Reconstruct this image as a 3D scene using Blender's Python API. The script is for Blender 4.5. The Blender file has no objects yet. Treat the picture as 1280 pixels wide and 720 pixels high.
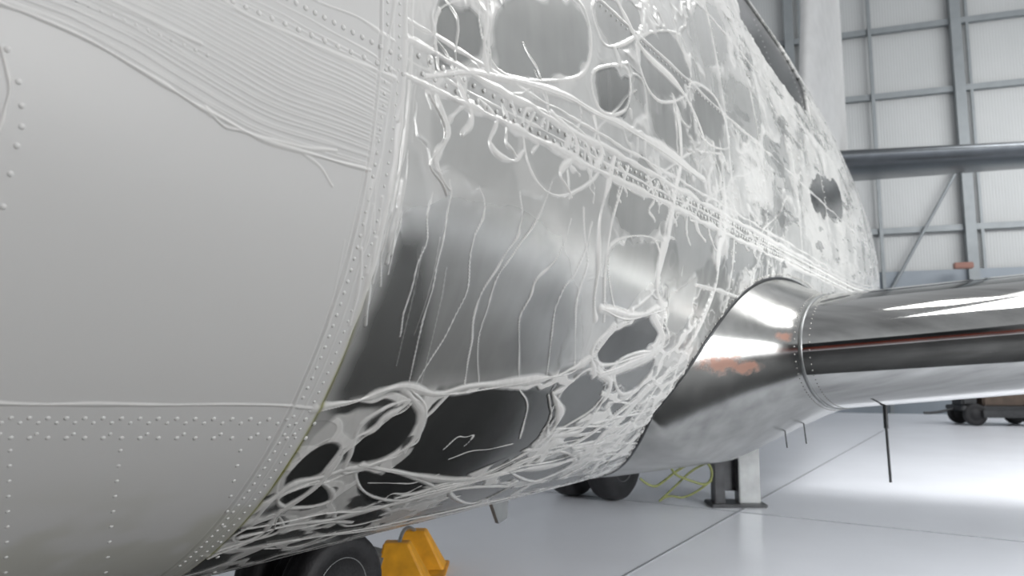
import bpy, math, numpy as np
from mathutils import Vector
rng=np.random.default_rng(7)
H=1.5
TH=math.radians(34.4); PT=math.atan(105/900.)
c_,s_=math.cos(TH),math.sin(TH); cp,sp=math.cos(PT),math.sin(PT)
Rv=np.array([c_,s_,0.]);Fv=np.array([-s_*cp,c_*cp,sp]);Uv=np.array([s_*sp,-c_*sp,cp])
FPX=900.
scene=bpy.context.scene
# ---------------------------------------------------------------- helpers
def link(o,parent=None):
    scene.collection.objects.link(o)
    if parent: o.parent=parent
    return o
def empty(name,loc=(0,0,0)):
    e=bpy.data.objects.new(name,None); e.location=loc; link(e); e.empty_display_size=.2
    return e
def mesh_np(name,V,Fc,mat=None,parent=None,smooth=True):
    me=bpy.data.meshes.new(name); me.from_pydata([tuple(v) for v in V],[],[tuple(f) for f in Fc]); me.update()
    if smooth:
        me.polygons.foreach_set('use_smooth',np.ones(len(me.polygons),bool))
    o=bpy.data.objects.new(name,me)
    if mat: me.materials.append(mat)
    return link(o,parent)
def quads_np(name,V,Q,mat,parent):
    me=bpy.data.meshes.new(name)
    V=np.asarray(V,np.float32);Q=np.asarray(Q,np.int32)
    me.vertices.add(len(V)); me.vertices.foreach_set('co',V.ravel())
    me.loops.add(Q.size); me.loops.foreach_set('vertex_index',Q.ravel())
    me.polygons.add(len(Q)); me.polygons.foreach_set('loop_start',np.arange(0,Q.size,4,dtype=np.int32))
    me.update(calc_edges=True)
    me.polygons.foreach_set('use_smooth',np.ones(len(Q),bool))
    me.materials.append(mat)
    return link(bpy.data.objects.new(name,me),parent)
def box(name,cen,size,mat,parent=None,rz=0,bev=0.01,ry=0,rx=0):
    import bmesh
    bm=bmesh.new(); bmesh.ops.create_cube(bm,size=1)
    for v in bm.verts: v.co=Vector((v.co.x*size[0],v.co.y*size[1],v.co.z*size[2]))
    if bev>0: bmesh.ops.bevel(bm,geom=bm.edges[:],offset=min(bev,min(size)*.3),segments=2,affect='EDGES')
    me=bpy.data.meshes.new(name); bm.to_mesh(me); bm.free(); me.materials.append(mat)
    o=bpy.data.objects.new(name,me); o.location=cen; o.rotation_euler=(rx,ry,rz)
    return link(o,parent)
def tube(name,pts,r,mat,parent=None,res=8):
    cu=bpy.data.curves.new(name,'CURVE'); cu.dimensions='3D'; cu.bevel_depth=r; cu.bevel_resolution=3; cu.resolution_u=res; cu.use_fill_caps=True
    sp_=cu.splines.new('NURBS' if len(pts)>2 else 'POLY'); sp_.points.add(len(pts)-1)
    for i,p in enumerate(pts): sp_.points[i].co=(*p,1)
    if len(pts)>2: sp_.use_endpoint_u=True; sp_.order_u=3
    cu.materials.append(mat)
    return link(bpy.data.objects.new(name,cu),parent)
def lathe(name,prof,mat,parent,loc,axis='X',n=40,smooth=True):
    V=[];F=[]
    m=len(prof)
    for i in range(n):
        a=2*math.pi*i/n
        for (r,h) in prof:
            if axis=='X': V.append((h,r*math.cos(a),r*math.sin(a)))
            elif axis=='Z': V.append((r*math.cos(a),r*math.sin(a),h))
            else: V.append((r*math.cos(a),h,r*math.sin(a)))
    for i in range(n):
        for j in range(m-1):
            F.append((i*m+j,((i+1)%n)*m+j,((i+1)%n)*m+j+1,i*m+j+1))
    o=mesh_np(name,V,F,mat,parent,smooth); o.location=loc
    return o
def mat(name,col,rough=.5,metal=0.,noise=0.,nscale=5.,bump=0.,bscale=40.,coat=0.,stretch=None):
    m=bpy.data.materials.new(name); m.use_nodes=True; nt=m.node_tree; b=nt.nodes['Principled BSDF']
    b.inputs['Roughness'].default_value=rough; b.inputs['Metallic'].default_value=metal
    b.inputs['Coat Weight'].default_value=coat
    tc=nt.nodes.new('ShaderNodeTexCoord'); vec=tc.outputs['Object']
    if stretch:
        mp=nt.nodes.new('ShaderNodeMapping'); mp.inputs['Scale'].default_value=stretch; nt.links.new(vec,mp.inputs[0]); vec=mp.outputs[0]
    n=nt.nodes.new('ShaderNodeTexNoise'); n.inputs['Scale'].default_value=nscale; n.inputs['Detail'].default_value=6
    nt.links.new(vec,n.inputs['Vector'])
    r=nt.nodes.new('ShaderNodeValToRGB')
    r.color_ramp.elements[0].position=.3; r.color_ramp.elements[1].position=.7
    r.color_ramp.elements[0].color=(*[max(0,x*(1-noise)) for x in col],1)
    r.color_ramp.elements[1].color=(*[min(1,x*(1+noise*.5)) for x in col],1)
    nt.links.new(n.outputs['Fac'],r.inputs['Fac']); nt.links.new(r.outputs['Color'],b.inputs['Base Color'])
    if bump>0:
        n2=nt.nodes.new('ShaderNodeTexNoise'); n2.inputs['Scale'].default_value=bscale; n2.inputs['Detail'].default_value=4
        nt.links.new(vec,n2.inputs['Vector'])
        bp=nt.nodes.new('ShaderNodeBump'); bp.inputs['Strength'].default_value=bump; bp.inputs['Distance'].default_value=.01
        nt.links.new(n2.outputs['Fac'],bp.inputs['Height']); nt.links.new(bp.outputs['Normal'],b.inputs['Normal'])
    return m
def world(px,py,D):
    d=Fv+((px-640)/FPX)*Rv-((py-360)/FPX)*Uv
    return tuple(d*D+np.array([0,0,H]))
def ground(px,py):
    d=Fv+((px-640)/FPX)*Rv-((py-360)/FPX)*Uv
    return d*(-H/d[2])
def naca(x): return 5*(.2969*np.sqrt(x)-.126*x-.3516*x**2+.2843*x**3-.1036*x**4)
def section(X,yn,chord,zc,hu,hl,n=90):
    u=np.linspace(0,1,n)**2.0
    xs=np.concatenate([u[::-1],u[1:]]); sg=np.concatenate([np.ones(n),-np.ones(n-1)])
    t=naca(xs)/.5*1.0
    z=zc+np.where(sg>0,hu,-hl)*t
    return np.stack([np.full(len(xs),X),yn+xs*chord,z+H],-1)
XJ=-1.1
def gfun(X):
    t=np.clip((XJ-X)/.75,0,1); return t**1.5*(1-.25*t)/.75
def fsec(X):
    g=float(gfun(X)); q=float(np.clip((XJ-X)/1.7,0,1))
    return section(X,4.9-.80*g,5.+.8*g,.15-.03*g,.462+.42*g,.442+.22*g+.34*q)
secX=np.linspace(XJ,-3.2,400)
allS=np.array([fsec(x) for x in secX])
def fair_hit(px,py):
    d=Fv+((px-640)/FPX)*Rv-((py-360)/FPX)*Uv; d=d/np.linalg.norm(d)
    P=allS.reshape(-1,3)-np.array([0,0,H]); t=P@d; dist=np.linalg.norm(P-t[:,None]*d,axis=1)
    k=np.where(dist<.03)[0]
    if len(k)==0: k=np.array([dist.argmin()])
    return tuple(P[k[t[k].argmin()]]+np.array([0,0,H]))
M_metal=mat('polished_aluminium',(.41,.41,.40),.08,1.,.4,6.,.07,5.,stretch=(.12,1,1))
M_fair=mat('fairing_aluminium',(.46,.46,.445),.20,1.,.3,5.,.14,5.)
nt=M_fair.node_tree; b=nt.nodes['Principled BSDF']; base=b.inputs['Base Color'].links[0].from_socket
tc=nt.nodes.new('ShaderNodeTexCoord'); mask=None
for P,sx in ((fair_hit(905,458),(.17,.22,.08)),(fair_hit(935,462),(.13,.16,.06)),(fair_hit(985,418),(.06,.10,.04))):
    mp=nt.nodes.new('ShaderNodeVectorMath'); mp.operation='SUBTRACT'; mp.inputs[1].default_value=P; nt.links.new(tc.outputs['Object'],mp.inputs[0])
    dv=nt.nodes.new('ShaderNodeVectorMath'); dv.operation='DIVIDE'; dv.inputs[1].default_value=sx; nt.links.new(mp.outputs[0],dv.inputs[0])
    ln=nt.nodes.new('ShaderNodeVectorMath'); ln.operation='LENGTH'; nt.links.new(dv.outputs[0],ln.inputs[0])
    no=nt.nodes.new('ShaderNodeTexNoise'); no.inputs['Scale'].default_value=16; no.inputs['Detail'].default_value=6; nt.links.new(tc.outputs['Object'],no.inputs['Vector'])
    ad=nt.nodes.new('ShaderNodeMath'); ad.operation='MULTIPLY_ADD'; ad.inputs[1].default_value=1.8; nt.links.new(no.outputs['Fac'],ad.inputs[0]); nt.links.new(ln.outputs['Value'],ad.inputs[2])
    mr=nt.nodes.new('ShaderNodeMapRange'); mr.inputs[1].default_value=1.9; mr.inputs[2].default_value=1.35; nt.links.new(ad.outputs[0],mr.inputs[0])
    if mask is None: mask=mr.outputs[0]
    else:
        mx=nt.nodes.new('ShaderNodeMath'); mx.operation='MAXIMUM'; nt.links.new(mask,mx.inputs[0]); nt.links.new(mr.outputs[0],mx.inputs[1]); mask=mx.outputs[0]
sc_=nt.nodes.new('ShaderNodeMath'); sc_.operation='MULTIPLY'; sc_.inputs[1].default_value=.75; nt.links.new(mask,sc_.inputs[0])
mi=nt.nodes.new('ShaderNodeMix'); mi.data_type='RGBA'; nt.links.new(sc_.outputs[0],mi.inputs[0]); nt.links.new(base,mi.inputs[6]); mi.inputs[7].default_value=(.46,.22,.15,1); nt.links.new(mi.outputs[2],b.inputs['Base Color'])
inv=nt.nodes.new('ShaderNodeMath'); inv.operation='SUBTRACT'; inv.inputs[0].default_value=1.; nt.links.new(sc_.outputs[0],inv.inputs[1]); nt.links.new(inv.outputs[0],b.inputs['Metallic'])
M_white=mat('white_paint',(.66,.66,.65),.4,0,.08,3.)
M_rivet=mat('rivet_paint',(.70,.70,.68),.35,0,.05,9.)
M_rivm=mat('rivet_metal',(.45,.44,.42),.35,.7,.2,9.)
M_rub=mat('rubber',(.018,.018,.02),.6,0,.3,20,.3,60)
M_dark=mat('dark_metal',(.05,.052,.055),.4,.5,.3,8)
M_grey=mat('grey_steel',(.30,.31,.31),.4,.6,.2,6)
M_orange=mat('orange_paint',(.70,.33,.02),.45,0,.25,9)
M_red=mat('red_paint',(.60,.10,.04),.4,0,.15,5)
M_hose=mat('hose_rubber',(.24,.26,.09),.5,0,.2,10)
M_girt=mat('girt_steel',(.22,.24,.25),.5,.2,.1,3)
M_stab=mat('stabilizer_metal',(.12,.13,.14),.25,.85,.15,3)
# ---------------------------------------------------------------- fuselage surface (coords relative to eye height)
CX=-3.25;CZ=.95;A0=1.845;BU0=4.0
def sst(e0,e1,x):
    t=np.clip((x-e0)/(e1-e0),0,1); return t*t*(3-2*t)
def params(Y):
    Y=np.asarray(Y,float)
    u=np.clip((Y-8.5)/11.5,0,1); g=u**1.6
    v=np.clip((-1.2-Y)/4.2,0,1); nz=np.sqrt(np.clip(1-v*v,0.0004,1))
    a=(A0*(1-g)+.62*g)*nz; bl=(A0*(1-g)+.62*g)*nz; bu=(BU0*(1-g)+.75*g)*nz
    cz=CZ+(2.75-CZ)*g
    return a,bl,bu,cz
def surf(Y,th):
    a,bl,bu,cz=params(Y)
    b=np.where(np.sin(th)>0,bu,bl)
    x=CX+a*np.cos(th); z=cz+b*np.sin(th)
    nx=np.cos(th)/a; nz=np.sin(th)/b; l=np.hypot(nx,nz)
    return x,z,nx/l,nz/l
def unproj(px,py):
    px=np.atleast_1d(np.asarray(px,float));py=np.atleast_1d(np.asarray(py,float))
    D=Fv[None]+((px-640)/FPX)[:,None]*Rv[None]-((py-360)/FPX)[:,None]*Uv[None]
    def f(t):
        P=D*t[:,None]; a,bl,bu,cz=params(P[:,1]); dz=P[:,2]-cz
        b=np.where(dz>0,bu,bl); return ((P[:,0]-CX)/a)**2+(dz/b)**2-1
    lo=np.full(len(px),.3);hit=np.zeros(len(px),bool);hi=lo.copy()
    t=lo.copy();best=np.full(len(px),9e9);bt=lo.copy()
    for k in range(400):
        t2=t*1.012
        v=f(t2); new=(~hit)&(v<0)
        lo[new]=t[new];hi[new]=t2[new];hit|=new
        bb=(~hit)&(v<best); best[bb]=v[bb]; bt[bb]=t2[bb]
        t=t2
        if t[0]>24 or hit.all(): break
    for k in range(20):
        m=(lo+hi)/2; v=f(m); ins=v<0
        hi=np.where(ins,m,hi);lo=np.where(ins,lo,m)
    tt=np.where(hit,hi,bt); P=D*tt[:,None]
    a,bl,bu,cz=params(P[:,1]); dz=P[:,2]-cz; b=np.where(dz>0,bu,bl)
    th=np.arctan2(dz/b,(P[:,0]-CX)/a)
    return P[:,1],th,tt,hit
tt_=np.radians(np.linspace(-180,180,7201)); xx_,zz_,_,_=surf(np.full_like(tt_,2.),tt_)
ss_=np.concatenate([[0],np.cumsum(np.hypot(np.diff(xx_),np.diff(zz_)))]); ss_-=np.interp(0,tt_,ss_)
th2s=lambda th:np.interp(th,tt_,ss_)
s2th=lambda s:np.interp(s,ss_,tt_)
pxs=np.arange(-70,1118,1.05); k=(pxs-1260)/906.; Yg=-1.5*(1+k*c_*s_)/(k*c_*c_)
Yg=np.concatenate([np.linspace(-5.38,Yg[0]-.03,50),Yg,np.linspace(Yg[-1]+.05,20,60)])
sA,sB,sC=th2s(math.radians(-82)),.35,th2s(math.radians(62))
Sg=np.concatenate([np.linspace(ss_[0],sA-.1,30),np.arange(sA,sB,.0024),np.arange(sB+.004,sC,.0043),np.linspace(sC+.1,ss_[-1],30)])
nY,nS=len(Yg),len(Sg)
YY,SS=np.meshgrid(Yg,Sg)
THg=s2th(SS)
print('grid',nY,nS,nY*nS)
LAT=[np.random.default_rng(100+i).random((256,256)).astype(np.float32) for i in range(12)]
def vn(x,y,i=0):
    L=LAT[i%12]; xi=np.floor(x).astype(int);yi=np.floor(y).astype(int)
    fx=(x-xi);fy=(y-yi);fx=fx*fx*(3-2*fx);fy=fy*fy*(3-2*fy)
    a=L[xi&255,yi&255];b=L[(xi+1)&255,yi&255];c=L[xi&255,(yi+1)&255];d=L[(xi+1)&255,(yi+1)&255]
    return (a*(1-fx)+b*fx)*(1-fy)+(c*(1-fx)+d*fx)*fy
def fbm(x,y,i=0,o=4):
    r=0;a=.5;t=0
    for k in range(o):
        r=r+a*vn(x*2**k+17.3*k,y*2**k+5.1*k,i+k);t+=a;a*=.55
    return r/t
def cell(x,y,i=0):
    L1,L2=LAT[i%12],LAT[(i+1)%12]
    xi=np.floor(x).astype(int);yi=np.floor(y).astype(int)
    f1=np.full(x.shape,9.);f2=np.full(x.shape,9.)
    for dx in(-1,0,1):
        for dy in(-1,0,1):
            cx=xi+dx;cy=yi+dy
            d=np.hypot(cx+L1[cx&255,cy&255]-x,cy+L2[cx&255,cy&255]-y)
            f2=np.where(d<f1,f1,np.minimum(f2,d));f1=np.minimum(f1,d)
    return f1,f2
Hh=np.zeros((nS,nY),np.float32); GO=np.zeros((nS,nY),np.float32)
SEAM=1.5
right=sst(SEAM-.004,SEAM+.004,YY+.012*(vn(SS*14,YY*0,2)-.5))
wx=(fbm(YY*5,SS*5,1,3)-.5); wy=(fbm(YY*5+40,SS*5+9,2,3)-.5)
def polymask(pts,feather=0.02,warp=.05):
    px=[p[0] for p in pts];py=[p[1] for p in pts]
    Y,th,_,_=unproj(px,py); S=th2s(th)
    m=np.zeros((nS,nY),np.float32)
    pad=warp+feather*2+.02
    i0,i1=np.searchsorted(Sg,[S.min()-pad,S.max()+pad]); j0,j1=np.searchsorted(Yg,[Y.min()-pad,Y.max()+pad])
    if i1<=i0 or j1<=j0: return m
    X=YY[i0:i1,j0:j1]+wx[i0:i1,j0:j1]*warp*2; Z=SS[i0:i1,j0:j1]+wy[i0:i1,j0:j1]*warp*2
    ins=np.zeros(X.shape,bool); dist=np.full(X.shape,9.)
    n=len(Y)
    for a in range(n):
        b=(a+1)%n
        y1,s1,y2,s2=Y[a],S[a],Y[b],S[b]
        cond=((s1>Z)!=(s2>Z))
        xi=(y2-y1)*(Z-s1)/(s2-s1+1e-12)+y1
        ins^=cond&(X<xi)
        dy,ds=y2-y1,s2-s1;L=dy*dy+ds*ds+1e-12
        t=np.clip(((X-y1)*dy+(Z-s1)*ds)/L,0,1)
        dist=np.minimum(dist,np.hypot(X-y1-t*dy,Z-s1-t*ds))
    sd=np.where(ins,dist,-dist)
    m[i0:i1,j0:j1]=sst(-feather,feather,sd)
    return m
def catmull(P,n=8,closed=False):
    P=np.asarray(P,float)
    if len(P)<3:
        t=np.linspace(0,1,n+1)[:,None]; return P[0]*(1-t)+P[-1]*t
    if closed: Q=np.vstack([P[-1],P,P[0],P[1]])
    else: Q=np.vstack([2*P[0]-P[1],P,2*P[-1]-P[-2]])
    out=[]
    for i in range(1,len(Q)-2):
        for t in np.linspace(0,1,n,endpoint=False):
            p0,p1,p2,p3=Q[i-1],Q[i],Q[i+1],Q[i+2]
            out.append(.5*((2*p1)+(-p0+p2)*t+(2*p0-5*p1+4*p2-p3)*t*t+(-p0+3*p1-3*p2+p3)*t**3))
    out.append(Q[-2]); return np.array(out)
def ras(Y,S,W,h,goo=1.,flat=2.):
    for a in range(len(Y)-1):
        w=max(W[a],W[a+1]);
        if abs(Y[a]-Y[a+1])+abs(S[a]-S[a+1])>1.2: continue
        i0,i1=np.searchsorted(Sg,[min(S[a],S[a+1])-w*1.6,max(S[a],S[a+1])+w*1.6])
        j0,j1=np.searchsorted(Yg,[min(Y[a],Y[a+1])-w*1.6,max(Y[a],Y[a+1])+w*1.6])
        if i1<=i0 or j1<=j0: continue
        X=YY[i0:i1,j0:j1];Z=SS[i0:i1,j0:j1]
        dy,ds=Y[a+1]-Y[a],S[a+1]-S[a];L=dy*dy+ds*ds+1e-12
        t=np.clip(((X-Y[a])*dy+(Z-S[a])*ds)/L,0,1)
        d=np.hypot(X-Y[a]-t*dy,Z-S[a]-t*ds)/(W[a]*(1-t)+W[a+1]*t)
        q=(1-sst(.1,1.35,d))
        Hh[i0:i1,j0:j1]=np.maximum(Hh[i0:i1,j0:j1],h*q)
        GO[i0:i1,j0:j1]=np.maximum(GO[i0:i1,j0:j1],goo*(1-sst(.6,1.4,d)))
def snoise(N,step=6):
    k=rng.normal(0,1,N//step+5); x=np.arange(N)/step; i=x.astype(int); t=x-i; t=t*t*(3-2*t)
    return k[i]*(1-t)+k[i+1]*t
def stroke(pts,w,h=None,goo=1.,wob=2.,n=9,taper=0,closed=False):
    P=catmull(pts,n,closed); N=len(P)
    wv=np.stack([snoise(N)*wob,snoise(N)*wob],1)
    if closed: wv*=np.minimum(1,np.minimum(np.arange(N),np.arange(N)[::-1])/6.)[:,None]
    P=P+wv
    Y,th,D,hit=unproj(P[:,0],P[:,1]); S=th2s(th)
    vw=np.clip(1+.42*snoise(N,4),.3,2.)
    if taper: vw=vw*np.linspace(1,taper,N)
    W=np.maximum(w*.5*vw*D/FPX,.0026)
    hh=h if h else float(np.clip(np.median(W)*.5,.001,.0065))
    k=np.where(hit)[0]
    if len(k)<2: return
    ras(Y[k],S[k],W[k],hh,goo)
# ------------- combed filler on the left painted panel
low=np.array([(-60,-25),(0,6),(60,28),(130,62),(200,104),(262,142),(320,172),(400,196),(462,214)],float)
up=np.array([(120,-130),(180,-80),(240,-40),(290,-18),(330,0),(370,20),(410,42),(450,64),(492,92)],float)
for i in range(27):
    f=i/26.
    f2=f+rng.normal(0,.008)
    L=low*(1-f2)+up*f2
    if i==0: stroke(L,5,.004,wob=1.,goo=.8)
    else: stroke(L,2.+rng.random()*1.3,.0016,goo=.3,wob=.5)
stroke([(255,135),(272,152),(300,166),(360,178),(420,190)],6,.0035,goo=.8)
stroke([(0,-60),(60,-34),(140,4),(250,56)],5,.003,goo=.5)
stroke([(360,182),(390,200),(415,232)],3,.002,goo=.7)
stroke([(250,-20),(300,14),(370,46),(440,78),(495,100)],5,.003,goo=.6)
stroke([(340,-30),(420,14),(490,50)],4,.003,goo=.6)
stroke([(-20,503),(80,504),(200,504),(330,505),(398,510)],5,.003,goo=.6,wob=.4)
stroke([(-2,60),(8,100),(6,140),(-10,190)],4,.003)
stroke([(430,300),(405,420),(390,470)],1.5,.001,goo=.3,wob=.4);stroke([(445,260),(420,370),(400,440)],1.3,.001,goo=.3,wob=.4)
for yy,w,h,gg in((SEAM-.105,.005,.003,.3),(SEAM-.010,.012,.004,.8),(SEAM-.06,.004,.0015,.3),(SEAM+.018,.010,.004,.8)):
    sv=np.linspace(th2s(math.radians(-79)),.75,260)
    yv=yy+.010*(fbm(sv*6,sv*0+yy*30,3,3)-.5)
    m=np.full(len(sv),w)*(.5+.9*vn(sv*15,sv*0+yy*9,4))
    if yy>SEAM: m=m*sst(-.75,-.1,sv)
    ras(yv,sv,m,h,gg)
for i in range(22):
    y0=rng.uniform(-10,330); x0=515-y0*.12+rng.uniform(-28,20)
    stroke([(x0,y0),(x0-rng.uniform(2,8),y0+40),(x0-rng.uniform(8,18),y0+rng.uniform(60,110))],rng.uniform(2,6),None,goo=.5,wob=1.)
for so,w,h in((.06,.018,.0065),(-.055,.018,.0065),(.0,.006,.002),(.115,.010,.004)):
    yv=np.concatenate([np.linspace(SEAM,6,260),np.linspace(6.05,12,120)])
    sv=-.03+so+.014*(fbm(yv*5,yv*0+so*50,5,3)-.5)*2
    ras(yv,sv,w*(.35+1.2*vn(yv*11,yv*0+so*77,6)),h,.85)
# ------------- open cells (bare patches inside the lifted paint): outline, coat, tone, rim
LOW=[([(532,520),(562,494),(640,487),(686,492),(692,520),(658,558),(600,586),(560,600),(500,612),(472,600),(505,574),(522,556)],.04,.13,0),
([(458,532),(500,507),(524,512),(513,545),(486,568),(440,580),(438,566)],.03,.12,1),([(702,492),(735,467),(755,482),(743,505),(718,530),(692,530)],.08,.17,1),
([(768,414),(812,398),(820,426),(782,448),(748,452),(744,440)],.06,.13,1),([(368,582),(405,556),(425,562),(402,590),(380,600),(350,612)],.04,.12,1),
([(452,588),(500,596),(540,614),(500,628),(455,620)],.04,.12,1),([(562,616),(620,604),(640,610),(590,627)],.06,.13,1),([(642,592),(700,570),(715,578),(670,600)],.06,.15,1),
([(348,624),(395,608),(412,624),(372,640)],.04,.11,1),([(296,668),(345,646),(352,660),(315,678)],.04,.11,1),([(420,643),(465,636),(475,648),(432,656)],.06,.13,1),
([(705,545),(740,530),(760,540),(718,558)],.1,.17,1),([(762,510),(788,498),(798,512),(775,532)],.12,.19,1),([(775,455),(815,440),(808,470),(780,490)],.22,.22,1),
([(390,662),(460,652),(440,664)],.06,.12,0),([(520,640),(600,622),(560,642)],.06,.13,0),([(660,608),(740,590),(700,606)],.1,.16,0)]
UPP=[([(548,15),(598,10),(600,85),(560,92),(545,70)],.22,.27,1),([(614,5),(700,-5),(732,30),(728,78),(700,98),(622,86)],.28,.33,1),
([(742,92),(768,82),(788,105),(780,138),(752,136)],.25,.25,1),([(800,50),(842,42),(860,108),(822,122),(803,95)],.35,.31,1),([(750,5),(790,0),(800,38),(770,58),(748,40)],.4,.35,1),
([(868,112),(898,130),(903,178),(876,172)],.35,.3,1),([(905,92),(942,115),(952,162),(918,156)],.5,.38,0),([(860,20),(895,12),(912,68),(880,82)],.5,.38,0),([(822,140),(852,150),(862,188),(832,178)],.4,.34,0),
([(955,172),(982,186),(988,222),(962,212)],.5,.38,0),
([(560,128),(618,130),(645,190),(600,212),(555,200)],.6,.45,0),([(662,142),(722,166),(742,215),(700,236),(668,215)],.6,.45,1),([(765,188),(822,216),(832,278),(790,288),(764,250)],.45,.40,0),
([(850,238),(893,256),(888,328),(852,342),(842,290)],.5,.42,0),([(765,312),(816,302),(818,352),(785,382),(762,372)],.45,.40,1),([(915,272),(950,288),(938,328),(908,340)],.5,.38,0),([(832,372),(868,352),(858,408),(838,426)],.55,.42,0),
([(1015,222),(1046,230),(1051,272),(1018,262)],.15,.12,0)]
CLR=np.zeros((nS,nY),np.float32); CM=[]
for i,(p,cv,tv,rim) in enumerate(LOW+UPP):
    pp=catmull(p,4,True)[:-1]
    m=polymask(pp,.010 if i<len(LOW) else .018,.03 if i<len(LOW) else .09); CM.append(m); CLR=np.maximum(CLR,m)
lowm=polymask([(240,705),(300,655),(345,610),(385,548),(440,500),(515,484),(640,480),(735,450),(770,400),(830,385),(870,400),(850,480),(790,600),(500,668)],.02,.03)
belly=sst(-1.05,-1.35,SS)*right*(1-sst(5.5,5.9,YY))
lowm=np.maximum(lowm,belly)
upz=sst(.04,.12,SS)*right
farz=sst(2.6,3.3,YY)*(1-upz)*right
midz=sst(-.62,-.30,SS)*(1-upz)*right*(1-farz)
def wrinkle(sx,sy,i,lv,wd):
    n=fbm(YY*sx+wx*1.0,SS*sy+wy*1.0,i,2)*lv; fr=np.abs(n-np.floor(n)-.5)
    return np.exp(-(fr/wd)**2)
N_H=np.zeros_like(Hh);N_G=np.zeros_like(Hh)
f1,f2=cell((YY+wx*.30)/.40,(SS+wy*.2)/.18,2)
g=(1-sst(.10,.28,(f2-f1)+.12*(vn(YY*9,SS*9,4)-.5)))*lowm
N_G=np.maximum(N_G,g);N_H=np.maximum(N_H,.004*g)
sh=sst(.50,.57,fbm(YY*3.2+wx*.6,SS*5.5+wy*.6,7,3))*lowm; N_G=np.maximum(N_G,sh*.8);N_H=np.maximum(N_H,.0025*sh)
w1=wrinkle(2.6,2.8,9,4.5,.085)
dens=sst(.42,.58,fbm(YY*2.3,SS*2.3,8,3))
g=np.clip(w1*dens,0,1)*np.clip(upz+farz*.8+midz*.5,0,1)
N_G=np.maximum(N_G,g*.7);N_H=np.maximum(N_H,.006*g)
f1,f2=cell((YY+wx*.5)/.38,(SS+wy*.5)/.42,5)
g=(1-sst(.02,.13,(f2-f1)+.14*(vn(YY*11,SS*11,7)-.5)))*np.maximum(upz,farz)*sst(.42,.58,fbm(YY*2.3,SS*2.3,3,3))
N_G=np.maximum(N_G,g*.75);N_H=np.maximum(N_H,.006*g)
# broad lifted sheets, longer along the fuselage towards the tail
strz=1+0*YY
sh=sst(.50,.60,fbm(YY*2.0+wx*.8,SS*2.4+wy*.8,7,3))*np.clip(upz+farz+midz*.6,0,1)
N_G=np.maximum(N_G,sh*.5); N_H=N_H+.0028*sh
fw=wrinkle(7,5,4,3.5,.11)*np.clip(upz+farz*.7,0,1)*(.2+.8*sh); N_H=N_H+.004*fw; N_G=np.maximum(N_G,fw*.5)
GO=np.maximum(GO,N_G*(1-CLR)).astype(np.float32); Hh=np.maximum(Hh,N_H*(1-CLR)).astype(np.float32)
for (p,cv,tv,rim) in LOW+UPP:
    if rim:
        pc=np.array(p,float); cen=pc.mean(0); q=cen+(pc-cen)*1.10; sc=np.interp(cen[0],[500,1050],[1,.5])
        q=q+rng.normal(0,3.,q.shape)
        stroke(q,(6.8 if cen[1]>400 else 5.5)*sc,None,goo=.9,wob=2.8*sc,closed=True,n=6)
NET=[([(398,512),(450,500),(500,484),(560,490),(640,478),(700,468),(735,448),(765,412)],11),
([(505,485),(527,510),(517,548),(480,573),(430,590),(385,602),(340,622),(310,652)],14),
([(430,565),(455,540),(485,520),(512,500)],12),([(562,492),(535,520),(522,552),(508,566)],7),
([(690,490),(697,520),(665,560),(610,590),(560,605),(500,620)],12),
([(450,578),(520,592),(600,597),(700,562),(790,502),(860,442)],9),
([(300,668),(380,652),(460,638),(560,612),(640,590),(720,570),(800,530)],12),
([(330,682),(420,667),(520,650),(620,627),(720,602),(785,580)],10),
([(262,692),(330,662),(350,640),(400,602),(432,560)],12),
([(650,482),(658,510),(648,545)],2.5),([(555,560),(575,545),(590,548),(580,560)],3),
([(740,460),(762,480),(747,510),(720,540),(690,545)],12),([(765,412),(742,438),(745,470)],11),
([(815,390),(827,430),(785,458),(750,470)],14),([(750,385),(790,397),(832,384)],9),
([(832,300),(822,350),(830,400),(815,440)],12),([(860,440),(820,480),(780,520),(740,560)],15),
([(840,460),(810,500),(775,545),(740,590)],13),
([(770,198),(752,260),(748,330),(745,400)],8),([(788,210),(768,270),(758,340),(756,400)],4),
([(908,250),(902,300),(895,360),(862,430),(832,490)],11),
([(845,120),(850,180),(846,240),(835,300)],9),
([(604,0),(606,40),(606,95)],9),([(530,95),(600,92),(690,112),(740,140),(800,165),(880,225)],9),
([(540,110),(560,165),(545,200),(562,238)],9),([(600,125),(618,150),(612,180),(640,200),(652,190)],8),
([(690,140),(720,180),(700,215),(712,245)],7),([(770,0),(800,60),(850,110),(880,170)],8),([(575,110),(590,145),(580,170)],7),([(740,150),(752,190),(745,215)],7)]
for p,w in NET:
    stroke(p,w,None,wob=1.8,goo=.95)
    if w>8: stroke(np.array(p)+rng.normal(0,4,2),2.8,.0075,wob=1.5,goo=.9)
for i in range(14):
    x0=rng.uniform(330,760); base=690-(x0-330)*.27; y0=base-rng.uniform(5,60)*(.5+.5*min(1,(x0-300)/250))
    L=rng.uniform(50,130); sl=-rng.uniform(.1,.4)
    stroke([(x0,y0),(x0+L*.5,y0+L*.5*sl+rng.uniform(-8,8)),(x0+L,y0+L*sl)],rng.uniform(2,6),None,wob=2,goo=.9)
STR=[[(565,225),(560,262),(548,330),(530,400),(512,476)],[(600,232),(606,262),(592,300),(584,360),(556,420),(520,480)],
[(650,240),(652,280),(632,320),(600,370),(588,430),(580,486)],[(690,225),(668,280),(640,318),(618,352),(598,420),(596,482)],
[(715,270),(700,320),(672,352),(652,400),(646,478)],[(742,280),(726,330),(700,366),(690,420),(684,470)],
[(730,262),(735,330),(722,380),(718,455)],[(540,240),(530,300),(515,360),(498,420)]]
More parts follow.
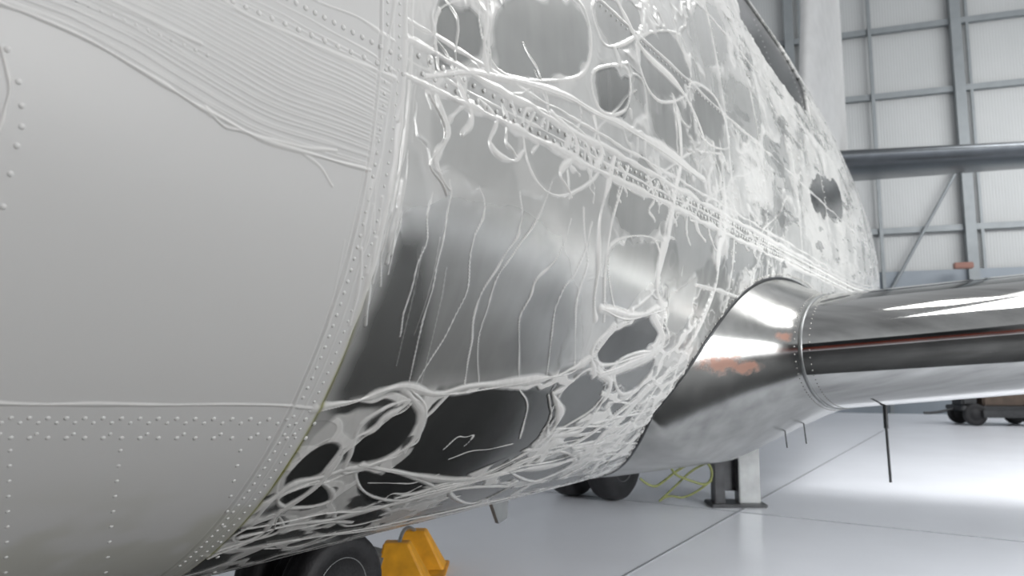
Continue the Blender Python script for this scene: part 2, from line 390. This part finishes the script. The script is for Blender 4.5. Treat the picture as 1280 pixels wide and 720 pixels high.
for p in STR: stroke(p,rng.uniform(1.8,3.4),.0018,goo=.75,wob=1.4,n=12)
for i in range(3):
    x0=rng.uniform(500,560); y0=rng.uniform(250,340)
    stroke([(x0,y0),(x0-14,y0+70),(x0-rng.uniform(28,45),y0+rng.uniform(120,190))],rng.uniform(1,1.8),.0006,goo=.25,wob=.4,n=12)
for i in range(30):
    x0=rng.uniform(535,1000); yb=82+.528*(x0-530); sc=1-.55*(x0-530)/500
    L=rng.uniform(25,90)*sc; dx=rng.uniform(-20,20)*sc
    stroke([(x0,yb-8),(x0+rng.uniform(-10,10)*sc,yb+L*.35),(x0+dx*.6+rng.uniform(-6,6)*sc,yb+L*.7),(x0+dx,yb+L)],rng.uniform(6,11)*sc+.8,.0045,goo=.8,wob=2.*sc,taper=.4)
for i in range(20):
    x0=rng.uniform(545,960); yb=82+.528*(x0-530); sc=1-.55*(x0-530)/500
    L=rng.uniform(40,150)*sc; a=rng.normal(-1.4,.35)
    pts=[(x0,yb)]
    for k in range(3):
        a+=rng.normal(0,.35); pts.append((pts[-1][0]+math.cos(a)*L/3,pts[-1][1]+math.sin(a)*L/3))
    stroke(pts,rng.uniform(3,6)*sc+.6,.005,goo=.8,wob=2.*sc,taper=.6)
for yy in (4.6,5.4,6.5,7.8,9.3,11,13):
    sv=np.linspace(-.6,2.6,260)
    ras(yy+.02*(vn(sv*8,sv*0+yy,3)-.5),sv,.016*(.4+vn(sv*14,sv*0+yy,5)),.005,.75)
for so in (.75,1.5,2.2,-.45):
    yv=np.linspace(4 if so<0 else SEAM,15,300); ras(yv,so+.02*(vn(yv*5,yv*0+so,3)-.5),.013*(.4+vn(yv*9,yv*0+so*5,5)),.005,.75)
rip=fbm((YY+wx*.1)*45,(SS+wy*.1)*22,5,2)
Hh=Hh+.0028*(rip-.45)*GO*right
# ------------- coat / tone
big=fbm(YY*1.6,SS*1.6,9,4); med=fbm(YY*6+3,SS*6,4,4); streak=fbm(YY*14,SS*2.2,6,3)
coat=np.ones((nS,nY),np.float32)
rc=.62+.5*(big-.5)+.25*(streak-.5)+.05*upz
coat=coat*(1-right)+right*rc
tone=.42+.3*(med-.5)+.1*(streak-.5)
def put(m,cv,tv):
    global coat,tone
    m=m*right
    coat=coat*(1-m)+m*(cv+.06*(streak-.5)); tone=tone*(1-m)+m*(tv*(1+.4*(med-.5)+.12*(streak-.5)))
def patch(pts,cv,tv,feather=.02,warp=.04): put(polymask(pts,feather,warp),cv,tv)
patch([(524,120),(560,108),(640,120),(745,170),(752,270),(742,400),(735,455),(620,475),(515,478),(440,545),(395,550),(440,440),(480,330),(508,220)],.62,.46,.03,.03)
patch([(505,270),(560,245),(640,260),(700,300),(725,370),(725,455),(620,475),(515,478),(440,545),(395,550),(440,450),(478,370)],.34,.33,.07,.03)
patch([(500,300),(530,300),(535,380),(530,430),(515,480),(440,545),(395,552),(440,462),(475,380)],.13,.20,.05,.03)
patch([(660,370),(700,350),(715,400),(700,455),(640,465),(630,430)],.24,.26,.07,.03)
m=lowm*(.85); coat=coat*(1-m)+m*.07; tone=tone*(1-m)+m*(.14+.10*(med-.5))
far_dark=sst(.50,.62,fbm(YY*1.6+wx*.6,SS*2.4+wy*.6,10,3))*np.maximum(upz,farz)
coat=coat*(1-far_dark*.3); tone=tone*(1-.2*far_dark)
for (p,cv,tv,rim),m in zip(LOW+UPP,CM): put(m,cv,tv)
spk=sst(.66,.72,fbm(YY*2.2,SS*9,3,4))*np.maximum(upz,farz)*sst(4.0,6,YY); coat=coat*(1-spk*.5); tone=tone*(1-spk*.2); GO=GO*(1-.6*spk)
wm=polymask([(918,-12),(936,-8),(974,52),(1004,106),(1011,142),(992,124),(957,76),(926,24)],.01,.0)
wm=sst(.45,.55,wm); coat=coat*(1-wm); tone=tone*(1-wm)+wm*.012; GO=GO*(1-wm); Hh=Hh*(1-wm)-.03*wm
st=np.zeros((nS,nY))
ed=np.exp(-((YY-(SEAM-.0))/.010)**2)*sst(-.62,-1.05,SS); st=np.maximum(st,ed*1.0)
st=np.maximum(st,.22*sst(.45,.75,fbm(YY*4,SS*6,5,3)+.3*sst(-1.35,-1.7,SS))*sst(-1.25,-1.6,SS)*(1-right))
Hh=Hh+.004*(1-right)
Hh=Hh-.003*np.exp(-((YY-(SEAM-.115))/.003)**2)
Hh=Hh+.0012*(med-.5)*right*(.4+GO)
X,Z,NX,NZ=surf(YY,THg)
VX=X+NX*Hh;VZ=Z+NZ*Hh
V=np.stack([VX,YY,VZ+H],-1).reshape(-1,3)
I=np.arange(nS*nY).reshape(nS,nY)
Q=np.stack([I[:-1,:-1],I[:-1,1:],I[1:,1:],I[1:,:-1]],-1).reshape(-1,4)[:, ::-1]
def skinmat():
    m=bpy.data.materials.new('stripped_aircraft_skin'); m.use_nodes=True; nt=m.node_tree; L=nt.links; b=nt.nodes['Principled BSDF']
    at=nt.nodes.new('ShaderNodeAttribute'); at.attribute_name='skin'
    sc=nt.nodes.new('ShaderNodeSeparateColor'); L.new(at.outputs['Color'],sc.inputs[0])
    def mixc(f,a,bb):
        n=nt.nodes.new('ShaderNodeMix'); n.data_type='RGBA'
        L.new(f,n.inputs[0])
        for i,x in((6,a),(7,bb)):
            if isinstance(x,tuple): n.inputs[i].default_value=(*x,1)
            else: L.new(x,n.inputs[i])
        return n.outputs[2]
    def mth(op,a,bb):
        n=nt.nodes.new('ShaderNodeMath'); n.operation=op; n.use_clamp=True
        for i,x in((0,a),(1,bb)):
            if isinstance(x,(int,float)): n.inputs[i].default_value=x
            else: L.new(x,n.inputs[i])
        return n.outputs[0]
    metal=mixc(sc.outputs[2],(0,.0,0),(.95,.97,.93))
    paint=mixc(sc.outputs[0],metal,(.63,.63,.615))
    g=mixc(sc.outputs[1],paint,(.74,.735,.71))
    gs=mixc(at.outputs['Alpha'],g,(.24,.24,.07))
    L.new(gs,b.inputs['Base Color'])
    inv=mth('SUBTRACT',1.,sc.outputs[0]); ig=mth('SUBTRACT',1.,sc.outputs[1])
    mm=mth('MULTIPLY',mth('MULTIPLY',inv,ig),.88); L.new(mm,b.inputs['Metallic'])
    r=nt.nodes.new('ShaderNodeMapRange'); r.inputs[3].default_value=.36; r.inputs[4].default_value=.16; L.new(mm,r.inputs[0])
    r2=mth('SUBTRACT',r.outputs[0],mth('MULTIPLY',sc.outputs[1],.08)); L.new(r2,b.inputs['Roughness'])
    return m
M_skin=skinmat()
air=empty('aircraft')
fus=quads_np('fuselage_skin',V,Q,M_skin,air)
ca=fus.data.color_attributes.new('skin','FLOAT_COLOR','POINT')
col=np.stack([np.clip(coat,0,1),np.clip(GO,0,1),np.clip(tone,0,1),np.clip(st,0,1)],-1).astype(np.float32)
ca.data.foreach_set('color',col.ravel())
a,bl,bu,cz=params(20.); ang=np.linspace(0,2*math.pi,33)[:-1]
vv=[(CX+float(a)*math.cos(t),20.,H+float(cz)+(float(bu) if math.sin(t)>0 else float(bl))*math.sin(t)) for t in ang]+[(CX,20.7,H+float(cz))]
mesh_np('tail_cap',vv,[(i,(i+1)%32,32) for i in range(32)],M_white,air)
# ---------------------------------------------------------------- rivets
rv=[];rq=[]
def dome(list_v,list_f,P,N,r,hk=.55):
    N=N/np.linalg.norm(N); t=np.cross(N,[0,1,0.1]); t/=np.linalg.norm(t); b=np.cross(N,t)
    base=len(list_v); n=8
    for rr,hh in((1.,-.05),(.86,.5),(.5,.87)):
        for i in range(n):
            a=2*math.pi*i/n; list_v.append(P+r*rr*(math.cos(a)*t+math.sin(a)*b)+N*hh*r*hk)
    list_v.append(P+N*r*hk)
    for k in range(2):
        for i in range(n): list_f.append((base+k*n+i,base+k*n+(i+1)%n,base+(k+1)*n+(i+1)%n,base+(k+1)*n+i))
    for i in range(n): list_f.append((base+2*n+i,base+2*n+(i+1)%n,base+3*n))
def riv_s(Y,s,r,hoff=.003,L=None):
    th=float(s2th(s)); x,z,nx,nz=surf(Y,th)
    P=np.array([float(x)+float(nx)*hoff,Y,float(z)+float(nz)*hoff+H]); dome(rv if L is None else L[0],rq if L is None else L[1],P,np.array([float(nx),0,float(nz)]),r)
def riv_px(px,py,rp):
    Y,th,D,hit=unproj(px,py)
    for i in range(len(Y)):
        if hit[i]: riv_s(float(Y[i]),float(th2s(th[i])),rp*D[i]/FPX,.0036)
xs=np.arange(-10,385,23.)
riv_px(xs,521+xs*.006,3.4); riv_px(xs+11,527+xs*.004,2.9)
riv_px(xs,546+xs*.002,3.4); riv_px(xs[::2]+9,541+xs[::2]*.002,2.9)
for xc in(12,150,300):
    ys=np.arange(562,730,19.); riv_px(np.full(len(ys),xc)-(ys-560)*(.03+xc*.0006),ys,2.9)
riv_px([8,22,26,26,20,12,3],[62,102,132,158,182,217,258],4.4)
t=np.arange(0,1,.062); riv_px(240+265*t,-18+112*t,4.2); riv_px(310+190*t,-26+98*t,4.); riv_px(20+240*t,-30+100*t,3.)
for sv in np.arange(-1.9,.75,.034):
    riv_s(SEAM-.085,sv,.0062,.004); riv_s(SEAM-.035,sv+.017,.0052,.004)
for yv in np.arange(SEAM+.05,10,.055):
    sc=1+.15*max(0,yv-3)
    riv_s(yv,-.03+.025,.0085*sc,.004); riv_s(yv+.02,-.03-.025,.0085*sc,.004)
    if yv<4.6: riv_s(yv,.72,.006,.003)
for yy in(4.6,5.4,6.5,7.8):
    for sv in np.arange(-1.2,2.4,.06): riv_s(yy+.03,sv,.0065,.003)
mesh_np('skin_rivets',rv,rq,M_rivet,air)
# ---------------------------------------------------------------- wing + fairing
def loft(secs,name,m,parent,cap=False):
    n=len(secs[0]);V=np.concatenate(secs);I=np.arange(len(V)).reshape(len(secs),n)
    Q=np.stack([I[:-1,:-1],I[:-1,1:],I[1:,1:],I[1:,:-1]],-1).reshape(-1,4)
    return quads_np(name,V,Q,m,parent)
secs=[]
def wsec(X):
    d=X-XJ; dd=min(d,3.); k=1-.055*max(0,d-3)
    return section(X,4.9+d*.46,5.-d*.25,.15+d*.095,(.46+dd*.005)*k,(.44-dd*.006)*k)
for X in np.concatenate([np.linspace(XJ,1.5,24),np.linspace(1.8,10,12)]): secs.append(wsec(X))
for f in(.7,.35,.02):
    X=10+.25*(1-f); d=10-XJ; secs.append(section(X,4.9+d*.46+.6*(1-f),(5.-d*.25)*(.8+.2*f),.15+d*.095,.26*f,.24*f))
loft(secs,'wing',M_metal,air)
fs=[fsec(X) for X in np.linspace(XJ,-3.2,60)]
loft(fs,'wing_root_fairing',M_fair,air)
fv,ff=[],[]
def ring(X,fn,off,step,r,lo=.55):
    S=fn(X)[:,1:];seg=np.hypot(*np.diff(S,axis=0).T);cum=np.concatenate([[0],np.cumsum(seg)])
    for q in np.arange(0,cum[-1],step):
        y=np.interp(q,cum,S[:,0]);z=np.interp(q,cum,S[:,1])
        y2=np.interp(q+.01,cum,S[:,0]);z2=np.interp(q+.01,cum,S[:,1])
        n=np.array([0,-(z2-z),(y2-y)])
        if np.linalg.norm(n)<1e-5: continue
        if y>9: continue
        cvec=np.array([0,y-6.6,z-(H+.15)])
        if n@cvec<0:n=-n
        dome(fv,ff,np.array([X,y,z]),n,r,.6)
ring(XJ+.05,wsec,0,.05,.006); ring(XJ-.035,fsec,0,.05,.006)
lip=[]
for X,o in((XJ-.012,0.),(XJ-.012,.006),(XJ+.012,.006),(XJ+.012,0.)):
    S=section(X,4.9-o,5.+2*o,.15,.46+o,.44+o); lip.append(S)
loft(lip,'wing_joint_strap',M_grey,air)
crv=[]
for kx in range(allS.shape[1]):
    P=allS[:,kx]; a,bl,bu,cz=params(P[:,1]); dz=P[:,2]-H-cz; b=np.where(dz>0,bu,bl); F=((P[:,0]-CX)/a)**2+(dz/b)**2-1
    w=np.where(F<0)[0]
    if len(w) and P[w[0],1]<8.2: crv.append(P[w[0]])
crv=np.array(crv)
def offs(P,o):
    a,bl,bu,cz=params(P[1]); dz=P[2]-H-float(cz); b=float(bu) if dz>0 else float(bl)
    th=math.atan2(dz/b,(P[0]-CX)/float(a)); x,z,nx,nz=surf(P[1],th); return np.array([float(x)+float(nx)*o,P[1],float(z)+float(nz)*o+H]),np.array([float(nx),0,float(nz)])
if len(crv)>4:
    tube('fairing_edge_strip',[tuple(offs(P,.0)[0]) for P in crv[::2]],.014,M_dark,air)
    seg=np.linalg.norm(np.diff(crv,axis=0),axis=1);cum=np.concatenate([[0],np.cumsum(seg)])
    cen=np.array([6.6,H+.1])
    for q in np.arange(0,cum[-1],.055):
        P=np.array([np.interp(q,cum,crv[:,i]) for i in range(3)])
        d=P[1:]-cen; d/=np.linalg.norm(d)
        P2=P.copy();P2[1:]+=d*.045; pp,nn=offs(P2,.004)
        dome(fv,ff,pp,nn,.009,.6)
mesh_np('fairing_rivets',fv,ff,M_rivm,air)
# ---------------------------------------------------------------- tail fin, stabilizer
def tsec(p0,chord,thk,vert,n=24):
    u=np.linspace(0,1,n)**1.6; xs=np.concatenate([u[::-1],u[1:]]); sg=np.concatenate([np.ones(n),-np.ones(n-1)]); t=naca(xs)*sg*thk
    o=np.zeros((len(xs),3))
    if vert: o[:,0]=p0[0]+t;o[:,1]=p0[1]+xs*chord;o[:,2]=p0[2]
    else: o[:,0]=p0[0];o[:,1]=p0[1]+xs*chord;o[:,2]=p0[2]+t
    return o
loft([tsec((CX,14.8+.32*h,H+3.0+h),6.4-.33*h,.5,True) for h in np.linspace(-1.,9,20)],'tail_fin',M_white,air)
loft([tsec((CX+d,18.3+.45*d,H+5.22),3.0-.16*d,.45-.015*d,False) for d in np.linspace(0,9,20)]+[tsec((CX+9.1,23,H+5.22),.9,.02,False)],'horizontal_stabilizer',M_stab,air)
loft([tsec((CX-d,18.3+.45*d,H+5.22),3.0-.16*d,.45-.015*d,False) for d in np.linspace(0,9,20)],'horizontal_stabilizer_far',M_stab,air)
# ---------------------------------------------------------------- landing gear
def wheel(cx,cy,r,w,tag):
    prof=[(r*.25,-w*.42),(r*.55,-w*.40),(r*.62,-w*.48),(r*.85,-w*.5),(r*.95,-w*.38),(r,-w*.2),(r*.985,-w*.12),(r,-w*.08),(r,w*.08),(r*.985,w*.12),(r,w*.2),(r*.95,w*.38),(r*.85,w*.5),(r*.62,w*.48),(r*.55,w*.40),(r*.25,w*.42)]
    lathe('tire_'+tag,prof,M_rub,air,(cx,cy,r))
    lathe('hub_'+tag,[(0,-w*.44),(r*.2,-w*.44),(r*.28,-w*.3),(r*.5,-w*.3),(r*.56,-w*.42),(r*.57,-w*.3),(r*.57,w*.3),(r*.56,w*.42),(r*.5,w*.3),(r*.28,w*.3),(r*.2,w*.44),(0,w*.44)],M_grey,air,(cx,cy,r))
wheel(-3.12,2.82,.32,.2,'nose_a');wheel(-3.5,2.82,.32,.2,'nose_b')
tube('nose_strut',[(-3.31,2.82,.32),(-3.31,2.82,.95)],.05,M_metal,air); tube('nose_axle',[(-3.6,2.82,.32),(-3.02,2.82,.32)],.035,M_grey,air)
wheel(-3.95,7.9,.5,.34,'main_a');wheel(-4.5,7.9,.5,.34,'main_b')
tube('main_strut',[(-4.22,7.9,.5),(-4.22,7.9,1.3)],.09,M_metal,air); tube('main_axle',[(-4.6,7.9,.5),(-3.85,7.9,.5)],.05,M_grey,air)
V=[(-2.93,4.0,.66),(-2.93,4.22,.66),(-2.93,4.2,.5),(-2.93,4.1,.48)]
V=[(x-.015,y,z) for x,y,z in V]+[(x+.015,y,z) for x,y,z in V]
mesh_np('blade_antenna',V,[(0,1,2,3),(7,6,5,4),(0,4,5,1),(1,5,6,2),(2,6,7,3),(3,7,4,0)],M_grey,air,False)
p=world(1106,505,6.6)
tube('wing_drain_rod',[(p[0],p[1],p[2]+.2),(p[0],p[1],p[2]-.22)],.020,M_dark,air); tube('wing_drain_tip',[(p[0],p[1],p[2]-.18),(p[0]+.01,p[1],p[2]-.70)],.012,M_dark,air)
for i,(a,b,d) in enumerate([(980,545,5.6),(1004,540,5.7)]):
    q=world(a,b,d); tube('static_wire_%d'%i,[(q[0],q[1],q[2]+.15),(q[0]+.01,q[1],q[2]+.03),(q[0]+.02,q[1],q[2]-.09)],.005,M_dark,air)
# ---------------------------------------------------------------- wheel chock (orange)
ch=empty('wheel_chock',(-3.55-.06*c_,3.98-.06*s_,0)); ch.rotation_euler=(0,0,TH)
def wedge(nm,cx,cy,w,d,h,mt):
    V=[(cx-w,cy-d,0),(cx+w,cy-d,0),(cx+w,cy+d,0),(cx-w,cy+d,0),(cx-w*.75,cy-d*.3,h),(cx+w*.15,cy-d*.3,h),(cx+w*.15,cy+d*.7,h),(cx-w*.75,cy+d*.7,h)]
    o=mesh_np(nm,V,[(3,2,1,0),(4,5,6,7),(0,1,5,4),(1,2,6,5),(2,3,7,6),(3,0,4,7)],mt,ch,False)
    bv=o.modifiers.new('b','BEVEL');bv.width=.015;bv.segments=2
wedge('wedge_a',-.02,0,.2,.12,.30,M_orange); wedge('wedge_b',.05,.4,.2,.12,.30,M_orange)
box('side_pad',(-.26,0,.13),(.16,.2,.24),M_grey,ch,0,.02,.25)
box('base_plate',(0,.2,.02),(.5,.75,.03),M_orange,ch,0,.006)
tube('handle',[(-.06,0,.29),(-.06,.1,.35),(-.03,.3,.35),(-.0,.4,.29)],.014,M_grey,ch)
# ---------------------------------------------------------------- support stand
g=ground(920,632); js=empty('support_stand',(g[0],g[1],0)); js.rotation_euler=(0,0,TH)
box('post_left',(-.2,0,.36),(.12,.16,.68),M_dark,js,0,.01)
box('post_right',(.15,.05,.36),(.24,.2,.68),M_grey,js,0,.01)
box('cross_plate',(0,.02,.70),(.6,.3,.05),M_dark,js,0,.01); box('foot',(0,.02,.02),(.62,.36,.04),M_dark,js,0,.01)
box('back_brace',(0,.1,.4),(.3,.03,.5),M_dark,js,0,.005)
hs=empty('air_hose',(0,0,0))
def wp(pts,D): return [world(a,b,D) for a,b in pts]
tube('hose_loop_a',wp([(800,598),(815,612),(832,600),(850,585),(880,572),(892,590),(885,608),(860,600),(840,592),(835,575)],7.9),.014,M_hose,hs)
tube('hose_loop_b',wp([(890,600),(860,625),(835,618),(820,630),(842,610),(870,582),(895,575)],8.0),.012,M_hose,hs)
# ---------------------------------------------------------------- ground cart
g=ground(1245,531); gc=empty('ground_power_cart',(g[0],g[1],0)); gc.rotation_euler=(0,0,TH-.15)
box('chassis',(0,0,.48),(2.2,1.1,.14),M_dark,gc,0,.03); box('engine_box',(.15,0,.82),(1.3,.9,.55),mat('cart_brown',(.10,.07,.05),.5,.1,.3,5),gc,0,.04); box('side_tank',(-.8,0,.75),(.4,.7,.4),M_dark,gc,0,.05)
box('tool_tray',(.2,-.5,.34),(1.6,.3,.22),M_dark,gc,0,.02)
for i,(x,y) in enumerate([(-.75,-.5),(.75,-.5),(-.75,.5),(.75,.5)]):
    lathe('cart_wheel_%d'%i,[(0,-.09),(.12,-.09),(.14,-.06),(.2,-.06),(.28,-.09),(.31,-.04),(.31,.04),(.28,.09),(.2,.06),(0,.06)],M_rub,gc,(x,y,.31),'Y',28)
tube('tow_bar',[(-1.1,0,.45),(-1.6,0,.3),(-1.9,0,.32)],.04,M_dark,gc)
# ---------------------------------------------------------------- hangar
def planebox(name,cen,size,m,rz): return box(name,cen,size,m,None,rz,0)
box('floor',(0,10,-.05),(90,90,.1),mat('painted_concrete',(.90,.92,.97),.28,0,.05,.8,.03,30),None,0,0)
wa=math.atan2(.287,.958); wd=np.array([math.cos(wa),math.sin(wa),0]); wn=np.array([math.sin(wa),-math.cos(wa),0])
W0=np.array([-1.43,30.5,0])
def wallmat():
    m=bpy.data.materials.new('hangar_cladding'); m.use_nodes=True; nt=m.node_tree;L=nt.links;b=nt.nodes['Principled BSDF']; b.inputs['Roughness'].default_value=.55
    tc=nt.nodes.new('ShaderNodeTexCoord'); w=nt.nodes.new('ShaderNodeTexWave'); w.inputs['Scale'].default_value=3.2; w.bands_direction='X'; L.new(tc.outputs['Object'],w.inputs['Vector'])
    bp=nt.nodes.new('ShaderNodeBump'); bp.inputs['Strength'].default_value=.25; bp.inputs['Distance'].default_value=.03; L.new(w.outputs['Fac'],bp.inputs['Height']); L.new(bp.outputs[0],b.inputs['Normal'])
    n=nt.nodes.new('ShaderNodeTexNoise'); n.inputs['Scale'].default_value=.35; L.new(tc.outputs['Object'],n.inputs['Vector'])
    r=nt.nodes.new('ShaderNodeValToRGB'); r.color_ramp.elements[0].color=(.38,.395,.395,1); r.color_ramp.elements[1].color=(.46,.47,.47,1); L.new(n.outputs['Fac'],r.inputs[0]); L.new(r.outputs[0],b.inputs['Base Color'])
    return m
MW=wallmat()
planebox('wall_back',tuple(W0+np.array([0,0,9])-wn*.25),(110,.2,18),MW,wa)
fr=empty('hangar_wall_framing',tuple(W0)); fr.rotation_euler=(0,0,wa)
for i,z in enumerate([H+2.62*k for k in range(0,7)]):
    box('girt_%d'%i,(0,-.02,z),(100,.18,.22),M_girt,fr,0,0)
for i in range(-14,12):
    x=i*2.9+.6
    thick=(i%2==0)
    box('column_%d'%i,(x,-.18,9),(.34 if thick else .12,.3 if thick else .12,18),M_girt,fr,0,0)
    if thick: box('column_side_%d'%i,(x+.42,-.05,9),(.1,.1,18),M_girt,fr,0,0)
for i in range(-3,4):
    x=i*5.8+.6
    tube('brace_%d'%i,[(x,-.25,H+7.86),(x-2.9,-.25,H+2.62)],.06,M_girt,fr)
box('dado_panel',(0,-.06,2.6),(100,.1,5.2),mat('dado_grey',(.21,.24,.27),.5,0,.1,1),fr,0,0)
sg=empty('wall_lamp',(0,0,0)); q=world(1204,332,25.2); box('lamp_body',q,(.6,.25,.22),mat('lamp_orange',(.20,.08,.055),.4),sg,wa,.03); box('lamp_bracket',(q[0]-wn[0]*.25,q[1]-wn[1]*.25,q[2]),(.2,.5,.1),M_dark,sg,wa,.01)
planebox('wall_right',(24,8,6),(.2,80,12),mat('wall_paint_right',(.40,.41,.41),.6,0,.15,.3),0)
planebox('wall_front',(0,-16,5),(90,.2,10),mat('wall_paint_front',(.05,.055,.06),.6,0,.3,.25),0)
planebox('wall_left',(-40,10,6),(.2,90,12),mat('wall_paint_left',(.45,.46,.46),.6,0,.15,.3),0)
Mj=mat('joint_sealant',(.30,.31,.33),.7)
g1=ground(905,650);g2=ground(782,719); d=g2-g1; L=np.linalg.norm(d); ang=math.atan2(d[1],d[0]); mid=(g1+g2)/2
fj=empty('floor_joint_lines')
box('joint_a',(mid[0]-d[0]/L*4,mid[1]-d[1]/L*4,.002),(24,.02,.006),Mj,fj,ang,0)
box('joint_c',(g1[0],g1[1]+.5,.002),(60,.005,.006),Mj,fj,ang+math.pi/2,0)
tm=np.array([-s_,c_,0])*1.0+Rv*2.0
box('unseen_dark_sheet',(tm[0],tm[1],.004),(13,7.6,.006),mat('dark_sheet_matte',(.045,.047,.05),.7,0,.3,2),None,TH,0)  # dark sheet added out of view to darken wing and belly reflections
wpl=empty('red_reflection_platform',(7.6,-5.6,0)); wpl.rotation_euler=(0,0,math.radians(45))  # added behind the camera to give the wing its red reflections
box('deck',(0,0,1.0),(12,1.2,.10),M_dark,wpl,0,.01)
box('toe_board',(0,.6,1.30),(12,.04,.50),M_red,wpl,0,.005); box('kick_board',(0,.6,.3),(12,.04,.3),M_red,wpl,0,.005)
for i,z in enumerate((1.9,2.4)): box('rail_%d'%i,(0,.6,z),(12,.05,.16),M_red,wpl,0,.005)
for i in range(7):
    box('post_%d'%i,(-5.4+i*1.8,.58,1.24),(.06,.06,2.48),M_red,wpl,0,.005); box('leg_%d'%i,(-5.4+i*1.8,-.55,.5),(.06,.06,1.0),M_red,wpl,0,.005)
# ---------------------------------------------------------------- light
w=bpy.data.worlds.new('World'); scene.world=w; w.use_nodes=True; nt=w.node_tree
bg=nt.nodes['Background']; bg.inputs[1].default_value=1.
tc=nt.nodes.new('ShaderNodeTexCoord'); sx=nt.nodes.new('ShaderNodeSeparateXYZ'); nt.links.new(tc.outputs['Generated'],sx.inputs[0])
r=nt.nodes.new('ShaderNodeValToRGB'); nt.links.new(sx.outputs['Z'],r.inputs[0])
r.color_ramp.elements[0].position=0.; r.color_ramp.elements[0].color=(.66,.68,.70,1); r.color_ramp.elements[1].position=.9; r.color_ramp.elements[1].color=(.38,.39,.405,1)
nt.links.new(r.outputs[0],bg.inputs[0])
def area(name,loc,tgt,size,sy,e,col=(1,1,1),spread=180):
    l=bpy.data.lights.new(name,'AREA'); l.shape='RECTANGLE'; l.size=size; l.size_y=sy; l.energy=e; l.color=col; l.spread=math.radians(spread)
    o=bpy.data.objects.new(name,l); o.location=loc; o.rotation_euler=(Vector(tgt)-Vector(loc)).to_track_quat('-Z','Y').to_euler(); return link(o)
area('side_fill_light',(15,3,3.1),(-2,3.2,.9),12,6,1150)  # unseen fill lamp added on the right to brighten the fuselage side
area('floor_fill_aft',(9,17,13),(9,17,0),14,12,900,(1,1,1),110)  # added overhead fill, spread narrowed to brighten the aft floor
area('floor_fill_mid',(6.5,9,12),(6.,9,0),8,8,700,(1,1,1),80)  # another added downlight, lifting the floor beside the wing
area('floor_fill_near',(3.8,4.3,2.3),(-.8,7.0,0),2.,1.,85,(.96,.98,1),100)  # low lamp added out of view to brighten the floor under the wing
area('raking_fill_light',(.6,8.5,8.5),(-1.6,3.2,2.4),1.2,1.2,95,(1,.99,.97))  # small lamp added to bring out the skin relief at a raking angle
area('wall_fill_light',(9,21,11),(2,31,7),14,4,750,(1,1,1),120)  # added fill aimed at the back wall to lift its brightness
cam=bpy.data.cameras.new('camera'); co=bpy.data.objects.new('camera',cam); link(co)
co.location=(0,0,H); co.rotation_euler=(math.pi/2+PT,0,TH); cam.lens=36*900/1280.; cam.sensor_width=36; cam.clip_start=.05
cam.dof.use_dof=True; cam.dof.focus_distance=2.6; cam.dof.aperture_fstop=2.8
scene.camera=co
scene.view_settings.view_transform='Standard'
scene.view_settings.exposure=.22
